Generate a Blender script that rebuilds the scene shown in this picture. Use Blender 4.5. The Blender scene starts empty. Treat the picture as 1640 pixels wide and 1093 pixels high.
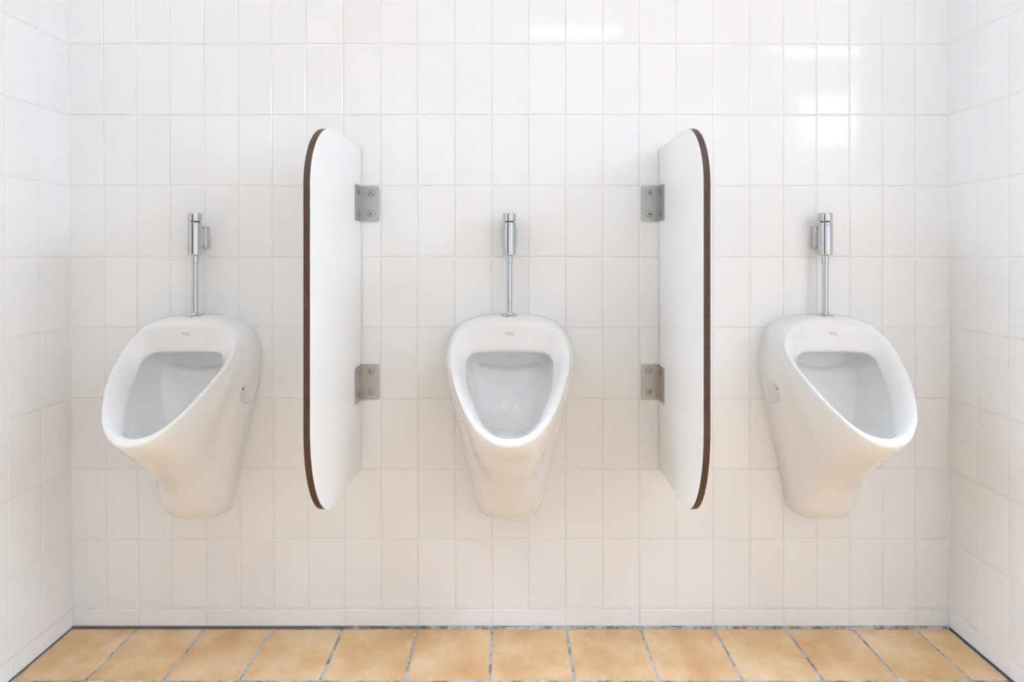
import bpy, bmesh, math, random
from mathutils import Vector, Matrix
from mathutils.bvhtree import BVHTree

random.seed(7)
PI = math.pi
scene = bpy.context.scene
COL = scene.collection

# ------------------------------------------------------------------ room scale
S = 563.0            # pixels per metre on the back wall
VX, VY = 815.0, 411.0
F = 912.0            # focal length in pixels
D = F / S            # camera distance from the back wall (1.62 m)
CAMZ = 1.055

def wx(px): return (px - VX) / S
def wz(py): return CAMZ + (VY - py) / S

# ------------------------------------------------------------------ materials
def new_mat(name):
    m = bpy.data.materials.new(name); m.use_nodes = True
    nt = m.node_tree; nt.nodes.clear()
    out = nt.nodes.new('ShaderNodeOutputMaterial')
    b = nt.nodes.new('ShaderNodeBsdfPrincipled')
    nt.links.new(b.outputs[0], out.inputs[0])
    return m, nt, b

def N(nt, t, **kw):
    n = nt.nodes.new(t)
    for k, v in kw.items(): setattr(n, k, v)
    return n

def ramp(nt, fac, stops):
    r = nt.nodes.new('ShaderNodeValToRGB')
    e = r.color_ramp.elements
    while len(e) < len(stops): e.new(0.5)
    for i, (p, c) in enumerate(stops):
        e[i].position = p; e[i].color = (*c, 1)
    nt.links.new(fac, r.inputs[0])
    return r.outputs[0]

def noise(nt, scale, detail=3, rough=0.5, vec=None, dim='3D'):
    n = nt.nodes.new('ShaderNodeTexNoise')
    n.inputs['Scale'].default_value = scale
    n.inputs['Detail'].default_value = detail
    n.inputs['Roughness'].default_value = rough
    if vec is not None: nt.links.new(vec, n.inputs['Vector'])
    return n.outputs[0]

def mapping(nt, src, scale):
    m = nt.nodes.new('ShaderNodeMapping')
    m.inputs['Scale'].default_value = scale
    nt.links.new(src, m.inputs['Vector'])
    return m.outputs[0]

def simple(name, col, rough=0.4, metal=0.0, var=0.0, vscale=30, bump=0.0, bscale=200):
    m, nt, b = new_mat(name)
    b.inputs['Roughness'].default_value = rough
    b.inputs['Metallic'].default_value = metal
    tc = N(nt, 'ShaderNodeTexCoord')
    f = noise(nt, vscale, 4, 0.6, tc.outputs['Object'])
    lo = tuple(c * (1 - var) for c in col); hi = tuple(min(1, c * (1 + var)) for c in col)
    nt.links.new(ramp(nt, f, [(0.3, lo), (0.7, hi)]), b.inputs['Base Color'])
    if bump:
        bp = N(nt, 'ShaderNodeBump'); bp.inputs['Strength'].default_value = bump
        bp.inputs['Distance'].default_value = 0.001
        nt.links.new(noise(nt, bscale, 3, 0.5, tc.outputs['Object']), bp.inputs['Height'])
        nt.links.new(bp.outputs[0], b.inputs['Normal'])
    return m

def tile_mat(name, col, rough):
    m, nt, b = new_mat(name)
    g = N(nt, 'ShaderNodeNewGeometry')
    lo = tuple(c * 0.975 for c in col)
    nt.links.new(ramp(nt, g.outputs['Random Per Island'], [(0, lo), (1, col)]), b.inputs['Base Color'])
    b.inputs['Roughness'].default_value = rough
    bp = N(nt, 'ShaderNodeBump'); bp.inputs['Strength'].default_value = 0.12
    bp.inputs['Distance'].default_value = 0.0015
    nt.links.new(noise(nt, 14, 1, 0.4, g.outputs['Position']), bp.inputs['Height'])
    nt.links.new(bp.outputs[0], b.inputs['Normal'])
    return m

M_TILE = tile_mat('glazed_white_tile', (0.855, 0.858, 0.855), 0.065)
M_GROUT = simple('white_grout', (0.80, 0.78, 0.75), 0.8, var=0.05, vscale=9, bump=0.3)
M_CERAMIC = simple('white_vitreous_china', (0.825, 0.822, 0.81), 0.055, var=0.006, vscale=6)
M_CHROME = simple('polished_chrome', (0.60, 0.605, 0.605), 0.04, 1.0, var=0.01)
M_GAP = simple('dark_gap_rubber', (0.06, 0.06, 0.065), 0.5)  # near-black filler for the valve groove and the right floor joint
M_PAINT = simple('white_wall_paint', (0.86, 0.855, 0.84), 0.7, var=0.01, vscale=4)
M_PAINT2 = simple('pale_cool_white_paint', (0.80, 0.83, 0.86), 0.7, var=0.01, vscale=4)
M_LOGO = simple('grey_print', (0.26, 0.26, 0.26), 0.3)
M_PLUG = simple('cream_plastic', (0.80, 0.78, 0.70), 0.35, var=0.02)
M_DARKMETAL = simple('dark_screw_recess', (0.10, 0.10, 0.095), 0.4, 0.6)
M_LAMINATE = simple('white_laminate', (0.80, 0.80, 0.785), 0.32, var=0.005, vscale=5, bump=0.05, bscale=700)
M_ADDED_DOOR = simple('dark_brown_added_door', (0.055, 0.035, 0.025), 0.45, var=0.25, vscale=12)
M_LAMPBODY = simple('white_lamp_housing', (0.85, 0.85, 0.85), 0.4)

def brushed():
    m, nt, b = new_mat('brushed_steel')
    tc = N(nt, 'ShaderNodeTexCoord')
    f = noise(nt, 60, 5, 0.7, mapping(nt, tc.outputs['Object'], (4, 4, 40)))
    nt.links.new(ramp(nt, f, [(0.3, (0.44, 0.43, 0.41)), (0.7, (0.58, 0.57, 0.55))]), b.inputs['Base Color'])
    b.inputs['Metallic'].default_value = 1.0
    b.inputs['Roughness'].default_value = 0.30
    return m
M_STEEL = brushed()

def edge_mat():
    m, nt, b = new_mat('dark_brown_compact_edge')
    tc = N(nt, 'ShaderNodeTexCoord')
    f = noise(nt, 30, 6, 0.7, mapping(nt, tc.outputs['Object'], (28, 1.2, 1.2)))
    c = ramp(nt, f, [(0.30, (0.017, 0.008, 0.005)), (0.5, (0.064, 0.029, 0.017)), (0.70, (0.18, 0.095, 0.06))])
    nt.links.new(c, b.inputs['Base Color'])
    b.inputs['Roughness'].default_value = 0.5
    return m
M_EDGE = edge_mat()

def floor_mat():
    m, nt, b = new_mat('terracotta_floor_tile')
    g = N(nt, 'ShaderNodeNewGeometry')
    pos = g.outputs['Position']
    # every tile gets its own patch of the clouding
    off = N(nt, 'ShaderNodeVectorMath', operation='MULTIPLY_ADD')
    cmb = N(nt, 'ShaderNodeCombineXYZ')
    nt.links.new(g.outputs['Random Per Island'], cmb.inputs[0]); nt.links.new(g.outputs['Random Per Island'], cmb.inputs[2])
    off.inputs[1].default_value = (9, 9, 17)
    nt.links.new(cmb.outputs[0], off.inputs[0]); nt.links.new(pos, off.inputs[2])
    v = off.outputs[0]
    big = noise(nt, 9, 4, 0.55, v)
    c1 = ramp(nt, big, [(0.30, (0.66, 0.385, 0.185)), (0.46, (0.74, 0.475, 0.245)), (0.60, (0.80, 0.58, 0.345)), (0.76, (0.83, 0.66, 0.45))])
    fine = noise(nt, 160, 5, 0.7, v)
    mx = N(nt, 'ShaderNodeMix', data_type='RGBA', blend_type='MULTIPLY')
    mx.inputs[0].default_value = 1.0
    nt.links.new(c1, mx.inputs[6])
    nt.links.new(ramp(nt, fine, [(0.3, (0.90, 0.88, 0.85)), (0.6, (1, 1, 1))]), mx.inputs[7])
    nt.links.new(mx.outputs[2], b.inputs['Base Color'])
    b.inputs['Roughness'].default_value = 0.42
    bp = N(nt, 'ShaderNodeBump'); bp.inputs['Strength'].default_value = 0.25
    bp.inputs['Distance'].default_value = 0.001
    nt.links.new(fine, bp.inputs['Height']); nt.links.new(bp.outputs[0], b.inputs['Normal'])
    return m
M_FLOOR = floor_mat()

def stain_mat(name, stops, scale, ramp_x=None):
    m, nt, b = new_mat(name)
    g = N(nt, 'ShaderNodeNewGeometry')
    f = noise(nt, scale, 6, 0.75, g.outputs['Position'])
    if ramp_x:
        sx = N(nt, 'ShaderNodeSeparateXYZ'); nt.links.new(g.outputs['Position'], sx.inputs[0])
        mr = N(nt, 'ShaderNodeMapRange')
        mr.inputs['From Min'].default_value, mr.inputs['From Max'].default_value = ramp_x[0], ramp_x[1]
        mr.inputs['To Min'].default_value, mr.inputs['To Max'].default_value = ramp_x[2], ramp_x[3]
        nt.links.new(sx.outputs[0], mr.inputs[0])
        a = N(nt, 'ShaderNodeMath', operation='ADD')
        nt.links.new(f, a.inputs[0]); nt.links.new(mr.outputs[0], a.inputs[1])
        f = a.outputs[0]
    nt.links.new(ramp(nt, f, stops), b.inputs['Base Color'])
    b.inputs['Roughness'].default_value = 0.85
    return m
M_FGROUT = stain_mat('grey_floor_grout', [(0.36, (0.17, 0.165, 0.16)), (0.5, (0.44, 0.44, 0.44)), (0.66, (0.64, 0.65, 0.66))], 26)
M_JOINT = stain_mat('dirty_wall_floor_joint', [(0.36, (0.17, 0.145, 0.125)), (0.48, (0.30, 0.27, 0.245)), (0.58, (0.68, 0.64, 0.61))], 22, (-0.75, -0.15, -0.22, 0.04))

def emit(name, col, strength):
    m, nt, b = new_mat(name)
    b.inputs['Base Color'].default_value = (0.8, 0.8, 0.8, 1)
    b.inputs['Emission Color'].default_value = (*col, 1)
    b.inputs['Emission Strength'].default_value = strength
    return m
M_LAMP = emit('lit_lamp_diffuser', (0.92, 0.98, 1.06), 3.2)
M_SIDE_FILL = emit('side_fill_diffuser', (0.83, 0.99, 1.22), 36.0)  # added side fill, brightens the partition faces
M_BAY_FILL = emit('bay_fill_diffuser', (0.83, 0.99, 1.22), 6.5)  # added overhead fill, spreads light over the back wall
M_WINDOW = emit('daylit_frosted_pane', (0.93, 0.97, 1.0), 2.0)

# ------------------------------------------------------------------ mesh helpers
class MB:
    def __init__(s): s.v = []; s.f = []; s.m = []
    def quad(s, pts, mi=0):
        i = len(s.v); s.v += [tuple(p) for p in pts]; s.f.append(tuple(range(i, i + len(pts)))); s.m.append(mi)
    def grid(s, rows, closed=False, mi=0):
        i = len(s.v); n = len(rows[0])
        for r in rows: s.v += [tuple(p) for p in r]
        for a in range(len(rows) - 1):
            for b in range(n if closed else n - 1):
                c = (b + 1) % n
                s.f.append((i + a * n + b, i + a * n + c, i + (a + 1) * n + c, i + (a + 1) * n + b)); s.m.append(mi)
        return i
    def box(s, x0, x1, y0, y1, z0, z1, mi=0):
        i = len(s.v)
        s.v += [(x, y, z) for x in (x0, x1) for y in (y0, y1) for z in (z0, z1)]
        for f in ((0, 1, 3, 2), (4, 6, 7, 5), (0, 4, 5, 1), (2, 3, 7, 6), (0, 2, 6, 4), (1, 5, 7, 3)):
            s.f.append(tuple(i + k for k in f)); s.m.append(mi)
    def lathe(s, prof, n=48, c=(0, 0, 0), axis='Z', mi=0):
        """profile of (radius, height), both ends closed"""
        rows = []
        for r, h in prof:
            row = []
            for k in range(n):
                a = 2 * PI * k / n
                x, y = r * math.cos(a), r * math.sin(a)
                p = {'Z': (x, y, h), 'Y': (x, h, -y), 'X': (h, x, y)}[axis]
                row.append((p[0] + c[0], p[1] + c[1], p[2] + c[2]))
            rows.append(row)
        i = s.grid(rows, True, mi)
        s.f.append(tuple(i + k for k in reversed(range(n)))); s.m.append(mi)
        j = i + (len(rows) - 1) * n
        s.f.append(tuple(j + k for k in range(n))); s.m.append(mi)
    def build(s, name, mats, parent=None, smooth=None, bevel=0, bseg=2):
        me = bpy.data.meshes.new(name)
        me.from_pydata(s.v, [], s.f)
        for m in (mats if isinstance(mats, (list, tuple)) else [mats]): me.materials.append(m)
        me.polygons.foreach_set('material_index', s.m)
        bm = bmesh.new(); bm.from_mesh(me)
        if bevel:
            bmesh.ops.remove_doubles(bm, verts=bm.verts, dist=1e-6)
            bmesh.ops.bevel(bm, geom=[e for e in bm.edges if len(e.link_faces) == 2 and e.calc_face_angle(0) > 0.6],
                            offset=bevel, segments=bseg, profile=0.5, affect='EDGES', clamp_overlap=True)
        if bevel or smooth is not None: bmesh.ops.recalc_face_normals(bm, faces=bm.faces)
        bm.to_mesh(me); bm.free()
        if smooth is not None:
            me.shade_smooth(); me.set_sharp_from_angle(angle=math.radians(smooth))
        me.update()
        o = bpy.data.objects.new(name, me); COL.objects.link(o)
        if parent: o.parent = parent
        return o

def tag(o, label=None, cat=None, group=None, kind=None):
    if label: o['label'] = label
    if cat: o['category'] = cat
    if group: o['group'] = group
    if kind: o['kind'] = kind
    return o

def empty(name, loc):
    o = bpy.data.objects.new(name, None); COL.objects.link(o)
    o.location = loc; o.empty_display_size = 0.05
    return o

def copy_tree(o, parent=None):
    c = o.copy(); COL.objects.link(c)
    if parent: c.parent = parent
    for ch in list(o.children): copy_tree(ch, c)
    return c

# ------------------------------------------------------------------ tiled walls
ROWS_PX = [975.7, 863.7, 751.7, 638.8, 525.2, 411.7, 298.0, 184.3, 70.5]
ROWZ = [wz(y) for y in ROWS_PX]
while ROWZ[-1] < 2.6: ROWZ.append(ROWZ[-1] + 0.2016)
ROWZ[-1] = 2.7
ZTOP = 2.7

COLS_PX = [112.3, 166.8, 218.6, 272.6, 327.8, 382.2, 436.0, 491.0, 550.4, 609.6, 668.5, 728.4, 787.6, 846.5, 905.7, 965.2,
           1023.5, 1083.0, 1141.8, 1201.0, 1254.5, 1307.8, 1360.8, 1413.5, 1466.2, 1519.4]
def shear(px):
    """the tile columns on the left lean a little, as the left corner does (px of lean per px of height)"""
    return max(0.0, min(1.0, (900 - px) / 790.0)) * 7.6 / 1000.0
def colx(px, z):
    y = VY - (z - CAMZ) * S
    return wx(px + shear(px) * (y - VY))

def tile(mb, corners, n, gap, jit=0.00022, depth=0.0014, rnd=1.0, fv=1.0):
    """one glazed tile: corners (4, counter-clockwise seen from the room) on the face plane, n towards the room"""
    c = [Vector(p) for p in corners]
    e = []
    for k in range(4):
        a = (c[(k + 1) % 4] - c[k]).normalized(); b = (c[(k - 1) % 4] - c[k]).normalized()
        e.append((a + b * fv) if k % 2 == 0 else (a * fv + b))
    n = Vector(n)
    j = [random.uniform(-jit, jit) for _ in range(3)]; j.append(j[0] + j[2] - j[1])
    rings = []
    for ins, h in ((gap, -depth), (gap + 0.0003 * rnd, -0.0009 * rnd), (gap + 0.0010 * rnd, -0.0002 * rnd), (gap + 0.0024 * rnd, 0.0)):
        rings.append([c[k] + e[k] * ins + n * (h + j[k]) for k in range(4)])
    i = len(mb.v)
    for r in rings: mb.v += [tuple(p) for p in r]
    for a in range(3):
        for k in range(4):
            q = (k + 1) % 4
            mb.f.append((i + a * 4 + k, i + a * 4 + q, i + (a + 1) * 4 + q, i + (a + 1) * 4 + k)); mb.m.append(0)
    mb.f.append((i + 12, i + 13, i + 14, i + 15)); mb.m.append(0)

GAP = 0.0011
NB = (0, -1, 0)
XR_END, XL_END = 4.1, -4.1
XL, XRW = wx(112.3), wx(1519.4)
STUB = 0.42          # length of the right-hand stall wall
STUBT = 0.12

def left_x(z): return colx(112.3, z)

# back wall
mb = MB()
for r in range(len(ROWZ) - 1):
    z0, z1 = ROWZ[r], ROWZ[r + 1]
    for c in range(len(COLS_PX) - 1):
        a, b = COLS_PX[c], COLS_PX[c + 1]
        tile(mb, [(colx(a, z0), 0, z0), (colx(b, z0), 0, z0), (colx(b, z1), 0, z1), (colx(a, z1), 0, z1)], NB, GAP, fv=1.35, depth=0.0018)
mb.box(XL_END - 0.12, XR_END + 0.12, 0.0015, 0.14, -0.02, ZTOP, 1)
o = mb.build('wall_back', [M_TILE, M_GROUT]); tag(o, kind='structure')

# left wall: a short stall wall too (follows the lean of its corner)
mb = MB()
LP = [0.0, 0.1028, 0.2056, 0.3084, 0.4112, 0.5140]
STUBL = LP[-1]
for r in range(len(ROWZ) - 1):
    z0, z1 = ROWZ[r], ROWZ[r + 1]
    for c in range(len(LP) - 1):
        a, b = LP[c], LP[c + 1]
        tile(mb, [(left_x(z0), -b, z0), (left_x(z0), -a, z0), (left_x(z1), -a, z1), (left_x(z1), -b, z1)], (1, 0, 0), GAP)
zb, zt = -0.02, ZTOP
g = -0.0013
x0b, x0t = left_x(zb) + g, left_x(zt) + g
pts = [(x0b - 0.12, 0.0013, zb), (x0b, 0.0013, zb), (x0b, -STUBL, zb), (x0b - 0.12, -STUBL, zb),
       (x0t - 0.12, 0.0013, zt), (x0t, 0.0013, zt), (x0t, -STUBL, zt), (x0t - 0.12, -STUBL, zt)]
i = len(mb.v); mb.v += pts
for f in ((3, 2, 1, 0), (4, 5, 6, 7), (0, 1, 5, 4), (1, 2, 6, 5), (2, 3, 7, 6), (3, 0, 4, 7)):
    mb.f.append(tuple(i + k for k in f)); mb.m.append(1)
o = mb.build('wall_left', [M_TILE, M_GROUT]); tag(o, kind='structure')

# right wall: a short stall wall, the room goes on behind it
mb = MB()
RP = [0.0, 0.0970, 0.1955, 0.2945, 0.3935, STUB]
for r in range(len(ROWZ) - 1):
    z0, z1 = ROWZ[r], ROWZ[r + 1]
    for c in range(len(RP) - 1):
        a, b = RP[c], RP[c + 1]
        tile(mb, [(XRW, -a, z0), (XRW, -b, z0), (XRW, -b, z1), (XRW, -a, z1)], (-1, 0, 0), GAP)
mb.box(XRW + 0.0013, XRW + STUBT, -STUB, 0.0013, -0.02, ZTOP, 1)
o = mb.build('wall_right', [M_TILE, M_GROUT]); tag(o, kind='structure')

# baseboards: one strip of low tiles per wall
BZ0, BZ1 = 0.0034, ROWZ[0]
mb = MB()
BC = [112.3] + COLS_PX[2::2] + [1519.4]
BC = sorted(set(BC))
for a, b in zip(BC[:-1], BC[1:]):
    tile(mb, [(colx(a, BZ0), -0.0024, BZ0), (colx(b, BZ0), -0.0024, BZ0), (colx(b, BZ1), -0.0024, BZ1), (colx(a, BZ1), -0.0024, BZ1)], NB, 0.0015, depth=0.0034)
mb.box(left_x(0.03) + .003, XRW - .003, -0.0010, 0.0014, BZ0, BZ1 - .001, 1)
o = mb.build('baseboard_back', [M_TILE, M_GROUT]); tag(o, kind='structure')
mb = MB()
for k in range(0, len(LP) - 1, 2):
    a, b = LP[k], LP[min(k + 2, len(LP) - 1)]
    xx = lambda z: left_x(z) + 0.0012
    tile(mb, [(xx(BZ0), -b, BZ0), (xx(BZ0), -a, BZ0), (xx(BZ1), -a, BZ1), (xx(BZ1), -b, BZ1)], (1, 0, 0), GAP, depth=0.0024)
mb.box(left_x(0.03) - .0014, left_x(0.03) + .0003, -STUBL + .002, -.003, BZ0, BZ1, 1)
o = mb.build('baseboard_left', [M_TILE, M_GROUT]); tag(o, kind='structure')
mb = MB()
for a, b in ((0, 0.1955), (0.1955, 0.3935), (0.3935, STUB)):
    xx = XRW - 0.0012
    tile(mb, [(xx, -a, BZ0), (xx, -b, BZ0), (xx, -b, BZ1), (xx, -a, BZ1)], (-1, 0, 0), GAP, depth=0.0024)
mb.box(XRW - .0004, XRW + .0014, -STUB + .002, -.003, BZ0, BZ1, 1)
o = mb.build('baseboard_right', [M_TILE, M_GROUT]); tag(o, kind='structure')

# floor
mb = MB()
FX = [(px - VX) / 565.0 for px in (219, 328.5, 436, 549.3, 668.4, 788, 907, 1025.7, 1143.8, 1257.8, 1365.5, 1465.8)]
FX = [left_x(0) + 0.004] + FX
FXR = XRW - 0.005
FY = [0.006, 0.2055]
while FY[-1] < 3.5: FY.append(FY[-1] + 0.202)
FY[-1] = 3.6
NF = (0, 0, 1)
for r in range(len(FY) - 1):
    a, b = FY[r], FY[r + 1]
    xs = FX + ([FXR] if b < STUB + 0.05 else [])
    if b >= STUB + 0.05:
        xs = list(FX)
        while xs[0] > XL_END + 0.2: xs.insert(0, xs[0] - 0.204)
        xs.insert(0, XL_END)
        while xs[-1] < XR_END - 0.2: xs.append(xs[-1] + 0.204)
        xs.append(XR_END)
    for x0, x1 in zip(xs[:-1], xs[1:]):
        tile(mb, [(x0, -b, 0), (x1, -b, 0), (x1, -a, 0), (x0, -a, 0)], NF, 0.0034, jit=0.0003, depth=0.003, rnd=1.3)
mb.box(XL_END - 0.12, XR_END + 0.12, -3.72, 0.14, -0.12, -0.0016, 1)
o = mb.build('floor', [M_FLOOR, M_FGROUT]); tag(o, kind='structure')

# dirty open joint between floor and walls
mb = MB()
mb.box(left_x(0), XRW, -0.0062, 0.0012, -0.0016, 0.0022)
o = mb.build('trim_1', M_JOINT); tag(o, kind='structure')
mb = MB(); mb.box(left_x(0) - 0.001, left_x(0) + 0.0026, -STUBL, -0.0062, -0.0016, 0.0008)
o = mb.build('trim_2', M_JOINT); tag(o, kind='structure')
mb = MB(); mb.box(XRW - 0.0045, XRW + 0.001, -STUB, -0.0062, -0.0016, 0.0010)
o = mb.build('trim_3', M_GAP); tag(o, kind='structure')

# white corner beads
for name, x0, sg in (('trim_4', None, 1), ('trim_5', XRW, -1)):
    mb = MB(); w_ = 0.0026
    rws = []
    for z in (BZ0, ZTOP):
        x = left_x(z) if x0 is None else x0
        rws.append([(x - sg * 0.001, 0.001, z), (x - sg * 0.001, -w_, z), (x + sg * 0.0006, -w_ * .55, z), (x + sg * w_ * .55, -0.0006, z), (x + sg * w_, 0.001, z)])
    mb.grid(rws, True)
    o = mb.build(name, M_GROUT, smooth=30); tag(o, kind='structure')

# the rest of the room, behind the photographer
mb = MB(); mb.box(XL_END - 0.12, XR_END + 0.12, -3.72, 0.14, ZTOP, ZTOP + 0.1)
o = mb.build('ceiling', M_PAINT); tag(o, kind='structure')
mb = MB(); mb.box(XR_END, XR_END + 0.12, -3.6, 0.0013, -0.02, ZTOP)
o = mb.build('wall_far_right', M_PAINT2); tag(o, kind='structure')
mb = MB(); mb.box(XL_END - 0.12, XL_END, -3.6, 0.0013, -0.02, ZTOP)
o = mb.build('wall_far_left', M_PAINT2); tag(o, kind='structure')
WX0, WX1, WZ0, WZ1 = 2.62, 3.36, 2.02, 2.60
mb = MB()
mb.box(XL_END - 0.12, WX0, -3.72, -3.6, -0.02, ZTOP); mb.box(WX1, XR_END + 0.12, -3.72, -3.6, -0.02, ZTOP)
mb.box(WX0, WX1, -3.72, -3.6, -0.02, WZ0); mb.box(WX0, WX1, -3.72, -3.6, WZ1, ZTOP)
o = mb.build('wall_front', M_PAINT2); tag(o, kind='structure')
win = MB()
for a in ((WX0, WX0 + .05, WZ0, WZ1), (WX1 - .05, WX1, WZ0, WZ1), (WX0, WX1, WZ0, WZ0 + .05), (WX0, WX1, WZ1 - .05, WZ1)):
    win.box(a[0], a[1], -3.68, -3.61, a[2], a[3])
wo = win.build('window_1', M_LAMPBODY); tag(wo, kind='structure')
pn = MB(); pn.box(WX0 + .05, WX1 - .05, -3.655, -3.645, WZ0 + .05, WZ1 - .05); pn.build('pane', M_WINDOW, wo)
dm = MB(); dm.box(-3.0, -1.1, -3.6, -3.56, 0.0, 2.02)  # unseen dark door, added to put a dark stripe into the chrome
do = dm.build('added_door_1', M_ADDED_DOOR, bevel=0.004); tag(do, kind='structure')
hm = MB(); hm.box(-1.21, -1.19, -3.56, -3.51, 0.99, 1.01); hm.box(-1.32, -1.19, -3.52, -3.505, 0.99, 1.01)
hm.build('added_door_handle', M_CHROME, do, bevel=0.004)

def lamp(x0, x1, y0, y1, label, mat=None):
    r = empty('ceiling_light', ((x0 + x1) / 2, (y0 + y1) / 2, ZTOP))
    cx, cy = r.location.x, r.location.y
    m = MB(); m.box(x0 - cx - .03, x1 - cx + .03, y0 - cy - .03, y1 - cy + .03, -0.05, 0.0)
    m.build('housing', M_LAMPBODY, r, bevel=0.006)
    m = MB(); m.box(x0 - cx, x1 - cx, y0 - cy, y1 - cy, -0.085, -0.05)
    m.build('diffuser', mat or M_LAMP, r)
    tag(r, label, 'ceiling light', 'fluorescent ceiling lights')
lamp(0.10, 0.78, -2.43, -2.39, 'narrow white fluorescent ceiling light straight behind the photographer')
lamp(-3.65, -3.25, -1.90, -0.80, 'added unseen fill panel on the ceiling beyond the left stall wall', M_SIDE_FILL)  # fill added at the side to brighten the partition faces
lamp(-1.20, -1.06, -1.72, -0.72, 'added unseen fill strip on the ceiling above the left urinal bay', M_BAY_FILL)  # fill strip added overhead, kept out of the tile reflections
lamp(1.06, 1.20, -1.72, -0.72, 'added unseen fill strip on the ceiling above the right urinal bay', M_BAY_FILL)  # matching fill strip added over the other side
lamp(3.25, 3.65, -1.90, -0.80, 'added unseen fill panel on the ceiling beyond the right stall wall', M_SIDE_FILL)  # mirrored side fill, added like the left one
lamp(2.05, 2.72, -2.80, -2.76, 'narrow white fluorescent ceiling light in the room part beyond the right stall wall')

# ------------------------------------------------------------------ urinal
PSC = 0.957          # depth scale of the table below
# eleven keys per half ring, from top centre round the side to bottom centre: (half width, height, distance from the wall)
B0 = [(0, .893, 0), (.085, .887, 0), (.148, .858, 0), (.172, .806, 0), (.176, .745, 0), (.158, .645, 0), (.121, .495, 0), (.094, .375, 0), (.081, .338, 0), (.048, .3235, 0), (0, .321, 0)]
A1 = [(0, .8925, .04), (.085, .8865, .04), (.149, .858, .04), (.174, .806, .042), (.177, .746, .045), (.157, .648, .048), (.119, .502, .05), (.091, .385, .048), (.077, .348, .046), (.046, .332, .046), (0, .329, .046)]
A2 = [(0, .890, .066), (.082, .884, .066), (.143, .858, .069), (.170, .808, .077), (.174, .752, .083), (.151, .655, .086), (.110, .525, .084), (.083, .42, .083), (.068, .375, .084), (.042, .355, .085), (0, .350, .087)]
A3 = [(0, .886, .079), (.079, .880, .080), (.137, .859, .083), (.164, .812, .095), (.168, .763, .109), (.142, .668, .121), (.103, .571, .122), (.083, .509, .125), (.059, .467, .134), (.034, .453, .141), (0, .448, .144)]
A4 = [(0, .8815, .0855), (.077, .876, .086), (.131, .859, .089), (.159, .817, .105), (.163, .775, .133), (.146, .702, .172), (.115, .632, .190), (.089, .584, .210), (.064, .553, .225), (.034, .541, .232), (0, .537, .235)]
A5 = [(0, .8775, .0885), (.076, .873, .089), (.128, .858, .0915), (.156, .8205, .108), (.1585, .781, .140), (.1445, .736, .189), (.1205, .688, .239), (.088, .643, .284), (.0585, .617, .307), (.030, .605, .318), (0, .601, .3215)]
R0 = [(0, .873, .0915), (.075, .8695, .092), (.126, .857, .0955), (.1535, .823, .1135), (.156, .786, .150), (.144, .747, .201), (.121, .702, .2535), (.089, .660, .300), (.059, .635, .323), (.030, .622, .333), (0, .618, .336)]
R1 = [(0, .864, .0945), (.074, .861, .095), (.121, .850, .099), (.1475, .820, .118), (.150, .7855, .1545), (.139, .751, .204), (.117, .708, .256), (.0865, .668, .302), (.0575, .644, .324), (.0295, .632, .333), (0, .6285, .336)]
RI = [(0, .838, .0935), (.068, .836, .094), (.111, .828, .098), (.133, .805, .117), (.136, .775, .150), (.127, .744, .195), (.108, .706, .243), (.0815, .669, .288), (.055, .6475, .313), (.028, .637, .325), (0, .634, .328)]
O0 = [(0, .803, .095), (.062, .802, .095), (.1, .797, .099), (.1155, .780, .112), (.1175, .756, .134), (.110, .726, .172), (.0955, .696, .214), (.0725, .662, .262), (.049, .643, .292), (.0255, .635, .308), (0, .6325, .313)]
O1 = [(0, .797, .089), (.060, .7965, .089), (.0985, .792, .093), (.113, .777, .106), (.1145, .754, .126), (.108, .722, .163), (.0925, .690, .205), (.069, .655, .252), (.0465, .635, .282), (.0240, .6265, .298), (0, .6235, .303)]
C1 = [(0, .805, .078), (.062, .804, .078), (.1015, .799, .080), (.117, .781, .088), (.1185, .750, .103), (.111, .712, .135), (.095, .674, .175), (.070, .638, .222), (.047, .617, .255), (.0240, .607, .274), (0, .604, .280)]
C2 = [(0, .806, .052), (.061, .805, .052), (.100, .799, .054), (.116, .777, .062), (.1145, .738, .076), (.107, .690, .094), (.089, .644, .122), (.064, .611, .155), (.043, .597, .180), (.022, .592, .196), (0, .591, .202)]
C3 = [(0, .791, .017), (.052, .789, .017), (.088, .781, .020), (.101, .765, .034), (.100, .730, .045), (.090, .674, .058), (.073, .634, .076), (.052, .608, .096), (.035, .599, .110), (.018, .597, .120), (0, .597, .124)]
C3B = [(0, .746, .0195), (.050, .752, .020), (.083, .759, .022), (.094, .751, .034), (.092, .726, .044), (.083, .672, .056), (.068, .636, .071), (.049, .611, .091), (.033, .603, .104), (.0165, .601, .113), (0, .601, .117)]
C3C = [(0, .7385, .029), (.048, .7445, .0287), (.079, .752, .0295), (.088, .745, .035), (.086, .722, .042), (.077, .671, .053), (.062, .638, .066), (.044, .616, .083), (.030, .610, .094), (.015, .608, .102), (0, .608, .105)]
C3D = [(0, .731, .0345), (.046, .737, .034), (.074, .744, .034), (.081, .739, .036), (.079, .718, .040), (.071, .671, .050), (.057, .641, .061), (.040, .622, .075), (.027, .616, .084), (.0135, .614, .091), (0, .614, .094)]
C4 = [(0, .714, .0355), (.027, .714, .0355), (.044, .713, .0355), (.052, .709, .036), (.054, .700, .037), (.050, .675, .043), (.040, .655, .050), (.028, .641, .058), (.019, .636, .064), (.010, .634, .068), (0, .634, .070)]
def lerp_ring(a, b, t): return [tuple(p + (q - p) * t for p, q in zip(u, v)) for u, v in zip(a, b)]
R0, R1 = lerp_ring(R1, R0, 0.92), lerp_ring(R1, R0, 0.42)
RINGS = [B0, A1, A2, A3, A4, A5, R0, R1, RI, O0, O1, C1, C2, C3, C3B, C3C, C3D, C4]
POLE = (0, .682, .040)

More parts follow.
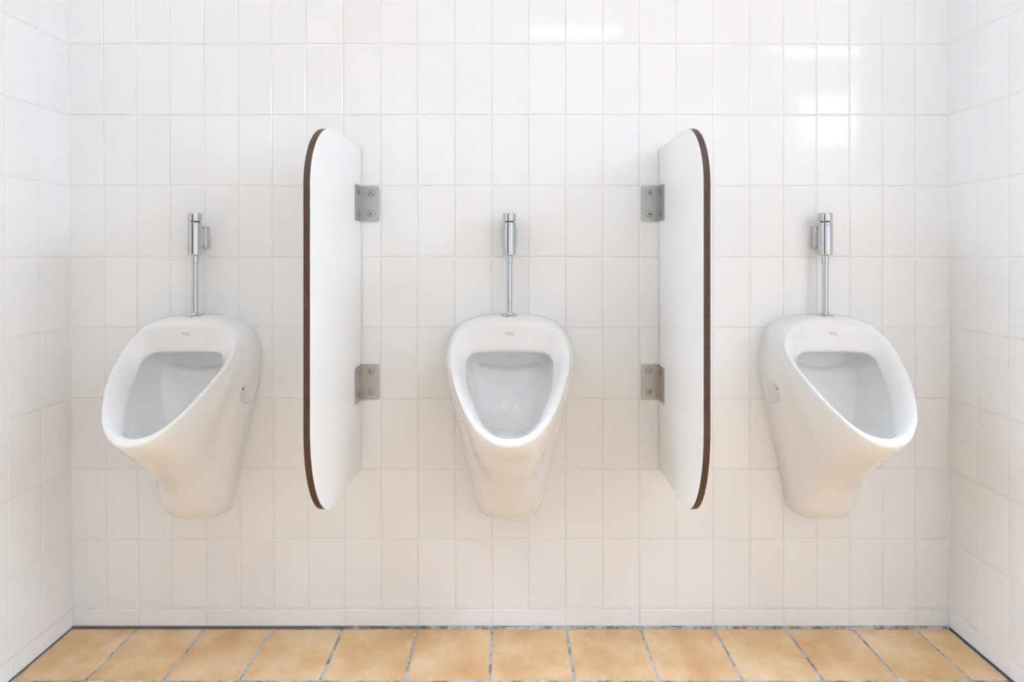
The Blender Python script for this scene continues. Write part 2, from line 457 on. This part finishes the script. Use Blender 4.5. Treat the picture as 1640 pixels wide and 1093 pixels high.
def catmull(p0, p1, p2, p3, t, alpha=0.5):
    def tj(ti, a, b): return ti + max((b - a).length, 1e-6) ** alpha
    t0 = 0.0; t1 = tj(t0, p0, p1); t2 = tj(t1, p1, p2); t3 = tj(t2, p2, p3)
    t = t1 + (t2 - t1) * t
    a1 = p0 * ((t1 - t) / (t1 - t0)) + p1 * ((t - t0) / (t1 - t0))
    a2 = p1 * ((t2 - t) / (t2 - t1)) + p2 * ((t - t1) / (t2 - t1))
    a3 = p2 * ((t3 - t) / (t3 - t2)) + p3 * ((t - t2) / (t3 - t2))
    b1 = a1 * ((t2 - t) / (t2 - t0)) + a2 * ((t - t0) / (t2 - t0))
    b2 = a2 * ((t3 - t) / (t3 - t1)) + a3 * ((t - t1) / (t3 - t1))
    return b1 * ((t2 - t) / (t2 - t1)) + b2 * ((t - t1) / (t2 - t1))

def full_ring(half):
    pts = [Vector((x, -p * PSC, z)) for x, z, p in half]
    return pts + [Vector((-q.x, q.y, q.z)) for q in reversed(pts[1:-1])]

def spread(ring, k):
    n = len(ring); out = []
    for a in range(n):
        for s in range(k):
            out.append(catmull(ring[a - 1], ring[a], ring[(a + 1) % n], ring[(a + 2) % n], s / k))
    return out

KT, KM = 9, 8
rings = [spread(full_ring(r), KT) for r in RINGS]
NT = len(rings[0])
pole = Vector((0, -POLE[2] * PSC, POLE[1]))
first = [p + Vector((0, 0.02, 0)) for p in rings[0]]
cols = []
for k in range(NT):
    op = rings[-1][(k + NT // 2) % NT]
    line = [first[k]] + [r[k] for r in rings] + [pole, op]
    col = []
    for a in range(1, len(line) - 2):
        for s in range(KM):
            col.append(catmull(line[a - 1], line[a], line[a + 1], line[a + 2], s / KM))
    cols.append(col)
NM = len(cols[0])
rows = [[cols[k][m] for k in range(NT)] for m in range(NM)]
ub = MB()
i0 = ub.grid(rows, True)
ub.f.append(tuple(reversed(range(NT)))); ub.m.append(0)
ub.v.append(tuple(pole)); pi_ = len(ub.v) - 1
base = (NM - 1) * NT
for k in range(NT):
    ub.f.append((base + k, base + (k + 1) % NT, pi_)); ub.m.append(0)
raw = ub.build('bowl_raw', M_CERAMIC, smooth=60)

# side pockets: tear-shaped recesses that hold the fixing screws
def pocket(sx):
    out = [(.092, .708), (.095, .695), (.095, .680), (.090, .667), (.078, .658), (.060, .652), (.042, .649), (.028, .650), (.021, .658),
           (.0185, .675), (.0175, .695), (.017, .712), (.0185, .7205), (.026, .7225), (.045, .7195), (.070, .7145), (.084, .7115)]
    m = MB()
    n = len(out)
    cp = sum(a for a, b in out) / n; cz = sum(b for a, b in out) / n
    rws = []
    for w_, s in ((0.0, .62), (0.02, .80), (.12, .93), (.35, .99), (.6, 1.0), (1.0, 1.01), (2.6, 1.03)):
        ring = []
        for p, z in out:
            pp = cp + (p - cp) * s
            zz = cz + (z - cz) * s
            xs = .158 + (zz - .65) * .2
            xf = xs - .001 - max(0, pp - .017) / .078 * .045
            ring.append(Vector((sx * (xf + (xs + .012 - xf) * w_), -pp * PSC, zz)))
        rws.append(spread(ring, 4))
    j = m.grid(rws, True)
    nn = len(rws[0])
    m.f.append(tuple(j + k for k in reversed(range(nn)))); m.m.append(0)
    j2 = j + (len(rws) - 1) * nn
    m.f.append(tuple(j2 + k for k in range(nn))); m.m.append(0)
    return m.build('cutter', M_CERAMIC, smooth=60)
cutters = [pocket(1), pocket(-1)]
for c in cutters:
    md = raw.modifiers.new('cut', 'BOOLEAN'); md.operation = 'DIFFERENCE'; md.object = c; md.solver = 'EXACT'
dg = bpy.context.evaluated_depsgraph_get()
bowl_me = bpy.data.meshes.new_from_object(raw.evaluated_get(dg))
bowl_me.name = 'bowl'
for c in cutters + [raw]: bpy.data.objects.remove(c)
bowl_me.shade_smooth(); bowl_me.set_sharp_from_angle(angle=math.radians(50))
bvh = BVHTree.FromPolygons([v.co[:] for v in bowl_me.vertices], [p.vertices[:] for p in bowl_me.polygons])

def on_front(x, z, off):
    h = bvh.ray_cast(Vector((x, -0.6, z)), Vector((0, 1, 0)))
    return (h[0] + h[1] * off) if h[0] is not None else Vector((x, -0.095, z))

def make_logo(parent):
    m = MB()
    cz = .8475
    # wavy stroke
    pts = [(-.0115, -.0030), (-.0085, -.0012), (-.005, -.0002), (-.0015, -.0013), (.0015, -.0030), (.005, -.0038), (.009, -.0026), (.0115, -.0004), (.0118, .0008)]
    sp = []
    V = [Vector((a, 0, b)) for a, b in pts]
    V = [V[0] * 2 - V[1]] + V + [V[-1] * 2 - V[-2]]
    for a in range(1, len(V) - 2):
        for s in range(6): sp.append(catmull(V[a - 1], V[a], V[a + 1], V[a + 2], s / 6))
    lo, hi = [], []
    for q in range(len(sp)):
        d = (sp[min(q + 1, len(sp) - 1)] - sp[max(q - 1, 0)]).normalized()
        nrm = Vector((-d.z, 0, d.x))
        w = .00055 if 3 < q < len(sp) - 8 else .00032
        a, b = sp[q] + nrm * w, sp[q] - nrm * w
        lo.append(on_front(b.x, cz + b.z, .0002)); hi.append(on_front(a.x, cz + a.z, .0002))
    m.grid([lo, hi])
    cu = bpy.data.curves.new('letters', 'FONT'); cu.body = 'KERAMAG'; cu.size = .0044; cu.align_x = 'CENTER'; cu.resolution_u = 2
    cu.space_character = 1.05
    to = bpy.data.objects.new('letters', cu); COL.objects.link(to)
    d2 = bpy.context.evaluated_depsgraph_get()
    tm = bpy.data.meshes.new_from_object(to.evaluated_get(d2))
    b0 = len(m.v)
    for v in tm.vertices: m.v.append(tuple(on_front(v.co.x + .0005, cz + v.co.y + .0004, .0002)))
    for p in tm.polygons: m.f.append(tuple(b0 + q for q in p.vertices)); m.m.append(0)
    bpy.data.objects.remove(to); bpy.data.curves.remove(cu); bpy.data.meshes.remove(tm)
    o = m.build('logo', M_LOGO, parent); o['label'] = 'grey printed maker mark with a wave line'
    return o

def make_urinal():
    root = empty('urinal', (0, 0, 0))
    b = bpy.data.objects.new('bowl', bowl_me); COL.objects.link(b); b.parent = root
    make_logo(root)
    for sx in (1, -1):
        m = MB()
        m.lathe([(.0122, 0.0), (.0122, .003), (.0105, .0048), (.006, .0052)], 32, (0, 0, 0), 'X')
        if sx < 0: m.v = [(-x, y, z) for x, y, z in m.v]
        pc = m.build('fixing_cap', M_PLUG, root, smooth=40)
        pc.location = (sx * .1425, -.0565, .693); pc.rotation_euler = (0, 0, -sx * .52); pc['label'] = 'cream plastic fixing cap'
        m = MB()
        m.lathe([(.0048, 0.0048), (.0048, .0066), (.0036, .0075)], 24, (0, 0, 0), 'X')
        m.lathe([(.0022, 0.0070), (.0022, .0078)], 6, (0, 0, 0), 'X', 1)
        if sx < 0: m.v = [(-x, y, z) for x, y, z in m.v]
        m.build('screw', [M_CHROME, M_DARKMETAL], pc, smooth=40)
    m = MB()
    m.lathe([(.046, -.008), (.041, -.0015), (.036, .0024), (.033, .0040), (.028, .0040), (.024, .0026), (.015, .0032), (.004, .0036)], 64)
    dr = m.build('drain_cover', M_CERAMIC, root, smooth=50)
    dr.location = (0, -.140, .5935)
    return root

u0 = make_urinal()
UX = [wx(816.2), -.868, .872]
ULAB = ['white ceramic urinal in the middle bay between the two partitions',
        'white ceramic urinal on the left, between the left partition and left wall',
        'white ceramic urinal on the right, between the right partition and right wall']
for k in range(3):
    u = u0 if k == 0 else copy_tree(u0)
    u.location = (UX[k], -0.0004, -0.0 if k == 0 else 0.0)
    if k: u.scale = (0.945 if k == 1 else 0.925, 1, 1)
    tag(u, ULAB[k], 'urinal', 'wall urinals')

# ------------------------------------------------------------------ flush valves
def make_valve():
    root = empty('flush_valve', (0, 0, 0))
    P = -.042
    k = F / (D + P)
    Z = lambda y: CAMZ + (VY - y) / k
    R = .0183
    m = MB(); zt, zb = Z(341.5), Z(355.3)
    m.lathe([(R - .0045, zb), (R - .0012, zb + .0006), (R, zb + .0022), (R, zb + .0026), (R, zt - .0034), (R, zt - .003), (R - .001, zt - .0012), (R - .003, zt - .0004), (R * .55, zt + .0006), (.002, zt + .001)], 64, (0, P, 0))
    m.build('push_button', M_CHROME, root, smooth=40)
    m = MB()
    zt, zb = Z(356.4), Z(409.5)
    m.lathe([(.009, zb - .0005), (R - .004, zb), (R - .0012, zb + .0012), (R, zb + .004), (R, zb + .0045), (R, zt - .0025), (R, zt - .002), (R - .001, zt - .0006), (R - .003, zt), (R - .0055, zt + .0005)], 64, (0, P, 0))
    bd = m.build('valve_body', M_CHROME, root, smooth=40)
    m = MB(); m.lathe([(R - .0065, zt - .002), (R - .0065, zt + .004)], 48, (0, P, 0))
    m.build('seal_ring', M_GAP, bd, smooth=40)
    # tiny engraved mark under the button
    m = MB()
    for q in range(5):
        a0, a1 = math.radians(-104 + q * 5.4), math.radians(-104 + q * 5.4 + 3.8)
        rr = R + .0001
        m.quad([(rr * math.cos(a), P + rr * math.sin(a), z) for a, z in ((a0, Z(361.9)), (a1, Z(361.9)), (a1, Z(360.9)), (a0, Z(360.9)))])
    m.build('engraved_mark', M_LOGO, bd)
    m = MB(); z2, z1 = Z(409.5), Z(421.5)
    m.lathe([(.0080, z1), (.0094, z1 + .0008), (.0094, z1 + .0012), (.0094, z2 - .0014), (.0094, z2 - .001), (.0084, z2 + .001)], 48, (0, P, 0))
    m.build('pipe_nut', M_CHROME, root, smooth=40)
    m = MB()
    m.lathe([(.0079, .885), (.0079, z1 + .001)], 48, (0, P, 0))
    m.build('flush_pipe', M_CHROME, root, smooth=40)
    m = MB()
    m.lathe([(.0235, .8880), (.0245, .8890), (.0245, .8912), (.0225, .8932), (.0140, .8948), (.0115, .8962), (.0105, .8985), (.0090, .8998), (.0079, .9000)], 64, (0, P, 0))
    m.build('pipe_rosette', M_CHROME, root, smooth=35)
    m = MB(); ze0, ze1 = wz(398.5), wz(363.5)
    m.box(-.0205, .0205, -.024, .0, ze0, ze1)
    es = m.build('wall_plate', M_CHROME, root, bevel=0.0045, bseg=4, smooth=35)
    m = MB(); m.box(-.0145, .0145, -.0262, -.022, ze0 + .0075, ze1 - .0075)
    m.build('cover_panel', M_CHROME, es, bevel=0.0018, bseg=3, smooth=35)
    m = MB(); m.lathe([(.0115, -.040), (.0115, -.020)], 40, (0, 0, (ze0 + ze1) / 2), 'Y')
    m.build('inlet_neck', M_CHROME, root, smooth=40)
    return root
v0 = make_valve()
VLAB = ['chrome flush valve and pipe above the middle urinal',
        'chrome flush valve and pipe above the left urinal beside the left wall',
        'chrome flush valve and pipe above the right urinal beside the right wall']
for k, x in enumerate((wx(815.9), -.869, .8765)):
    v = v0 if k == 0 else copy_tree(v0)
    v.location = (x, 0, 0)
    tag(v, VLAB[k], 'flush valve', 'chrome flush valves')

# ------------------------------------------------------------------ partitions
PT = .0165           # panel thickness
PD = .390            # how far a panel stands out
PZ0, PZ1 = .452, 1.361

def outline():
    """panel outline in (distance from wall, height), counter-clockwise from the lower back corner"""
    pts = [(.002, PZ0)]
    aw, ah = .150, .225                      # lower corner
    for q in range(25):
        a = -PI / 2 + PI / 2 * q / 24
        pts.append((PD - aw + aw * math.cos(a), PZ0 + ah + ah * math.sin(a)))
    bw, bh = .150, .150                      # upper corner
    for q in range(25):
        a = PI / 2 * q / 24
        pts.append((PD - bw + bw * math.cos(a), PZ1 - bh + bh * math.sin(a)))
    pts.append((.002, PZ1))
    return pts

def slab(name, mat, parent, x0, x1, inset=0.0, smooth=30):
    ol = outline()
    m = MB(); n = len(ol)
    rows = [[(x, -p, z) for p, z in ol] for x in (x0, x1)]
    i = m.grid(rows, True)
    m.f.append(tuple(i + q for q in range(n))); m.m.append(0)
    m.f.append(tuple(i + n + q for q in reversed(range(n)))); m.m.append(0)
    return m.build(name, mat, parent, smooth=smooth)

def rounded_plate(m, plane, w0, w1, z0, z1, t0, t1, r, round_end):
    """flat plate in (w, z) with the two corners at the w1 end rounded; plane 'wall': w=x, thickness along y; plane 'panel': w=-y, thickness x"""
    pts = [(w0, z0)]
    for q in range(9):
        a = -PI / 2 + PI / 2 * q / 8; pts.append((w1 - r + r * math.cos(a), z0 + r + r * math.sin(a)))
    for q in range(9):
        a = PI / 2 * q / 8; pts.append((w1 - r + r * math.cos(a), z1 - r + r * math.sin(a)))
    pts.append((w0, z1))
    mp = (lambda w, z, t: (w, -t, z)) if plane == 'wall' else (lambda w, z, t: (t, -w, z))
    n = len(pts)
    i = m.grid([[mp(w, z, t) for w, z in pts] for t in (t0, t1)], True)
    m.f.append(tuple(i + q for q in range(n))); m.m.append(0)
    m.f.append(tuple(i + n + q for q in reversed(range(n)))); m.m.append(0)

def screw_mesh(s):
    """pan-head cross screw, axis Y (head towards -Y), unit metres"""
    m = MB()
    m.lathe([(.0096, 0.0), (.0096, -.0003)], 36, (0, 0, 0), 'Y', 1)
    m.lathe([(.0084, 0.0), (.0084, -.0010), (.0074, -.0018), (.004, -.0022)], 36, (0, 0, 0), 'Y', 0)
    for ang in (0.35, 0.35 + PI / 2):
        c, sn = math.cos(ang), math.sin(ang)
        L, W = .0036, .0009
        q = [(-L, -W), (L, -W), (L, W), (-L, W)]
        pts = [(a * c - b * sn, -.00235, a * sn + b * c) for a, b in q]
        m.quad(pts, 1); m.quad(list(reversed(pts)), 1)
    m.v = [(x * s, y * s, z * s) for x, y, z in m.v]
    return m

def make_bracket(parent, zc):
    br = empty('bracket', (0, 0, zc)); br.parent = parent
    h = .0498
    m = MB(); rounded_plate(m, 'wall', .0, .0525, -h, h, .0006, .0034, .006, 1)
    pl = m.build('wall_leaf', M_STEEL, br, smooth=30)
    m = MB(); rounded_plate(m, 'panel', .0035, .064, -h, h, .0003, .0031, .006, 1)
    m.build('panel_leaf', M_STEEL, br, smooth=30)
    for zz in (-.0285, .0315):
        s = screw_mesh(0.98).build('screw', [M_STEEL, M_DARKMETAL], br, smooth=35)
        s.location = (.0295, -.0034, zz)
        s = screw_mesh(0.85).build('screw', [M_STEEL, M_DARKMETAL], br, smooth=35)
        s.rotation_euler = (0, 0, PI / 2); s.location = (.0031, -.026, zz)
    return br

def make_partition(name, sgn):
    """origin on the wall at the face that looks to the middle bay; sgn +1: that face looks towards +x"""
    root = empty(name, (0, 0, 0))
    core = slab('panel', M_EDGE, root, -PT + .0009, -.0009)
    core['label'] = 'dark brown compact board seen at its rounded edge'
    slab('laminate_face', M_LAMINATE, root, -.0009, 0.0)
    slab('laminate_face', M_LAMINATE, root, -PT, -PT + .0009)
    make_bracket(root, 1.2045); make_bracket(root, .6985)
    if sgn < 0:                              # mirrored build
        done = set()
        def walk(o):
            for ch in o.children:
                if ch.type == 'MESH' and ch.data.name not in done:
                    done.add(ch.data.name)
                    ch.data.transform(Matrix.Scale(-1, 4, (1, 0, 0))); ch.data.flip_normals()
                ch.location.x *= -1
                if abs(ch.rotation_euler.z) > .1: ch.rotation_euler.z = ch.rotation_euler.z
                walk(ch)
        walk(root)
    return root
p1 = make_partition('partition', 1)
p1.location = (-.4200, -.0006, 0); p1.rotation_euler = (0, 0, math.radians(-1.25))
tag(p1, 'white rounded partition with dark edge left of the middle urinal', 'partition', 'urinal partitions')
p2 = make_partition('partition', -1)
p2.location = (.4270, -.0006, 0); p2.rotation_euler = (0, 0, math.radians(-1.1))
tag(p2, 'white rounded partition with dark edge right of the middle urinal', 'partition', 'urinal partitions')

# ------------------------------------------------------------------ camera, world, view
cam = bpy.data.cameras.new('camera')
co = bpy.data.objects.new('camera', cam); COL.objects.link(co)
cam.sensor_fit = 'HORIZONTAL'; cam.sensor_width = 36.0
cam.lens = F / 1640.0 * 36.0
cam.shift_x = (820.0 - VX) / 1640.0
cam.shift_y = -(546.5 - VY) / 1640.0
cam.clip_start = 0.02
co.location = (0, -D, CAMZ); co.rotation_euler = (PI / 2, 0, 0)
scene.camera = co

w = bpy.data.worlds.new('world'); scene.world = w; w.use_nodes = True
w.node_tree.nodes['Background'].inputs[0].default_value = (0.8, 0.87, 1.0, 1)
w.node_tree.nodes['Background'].inputs[1].default_value = 0.3

vs = scene.view_settings
scene.display_settings.display_device = 'sRGB'
vs.view_transform = 'Standard'; vs.look = 'None'; vs.gamma = 1.0; vs.use_curve_mapping = False
vs.exposure = 0.65
scene.cycles.use_denoising = True
scene.cycles.max_bounces = 16
scene.cycles.diffuse_bounces = 7
scene.cycles.glossy_bounces = 8
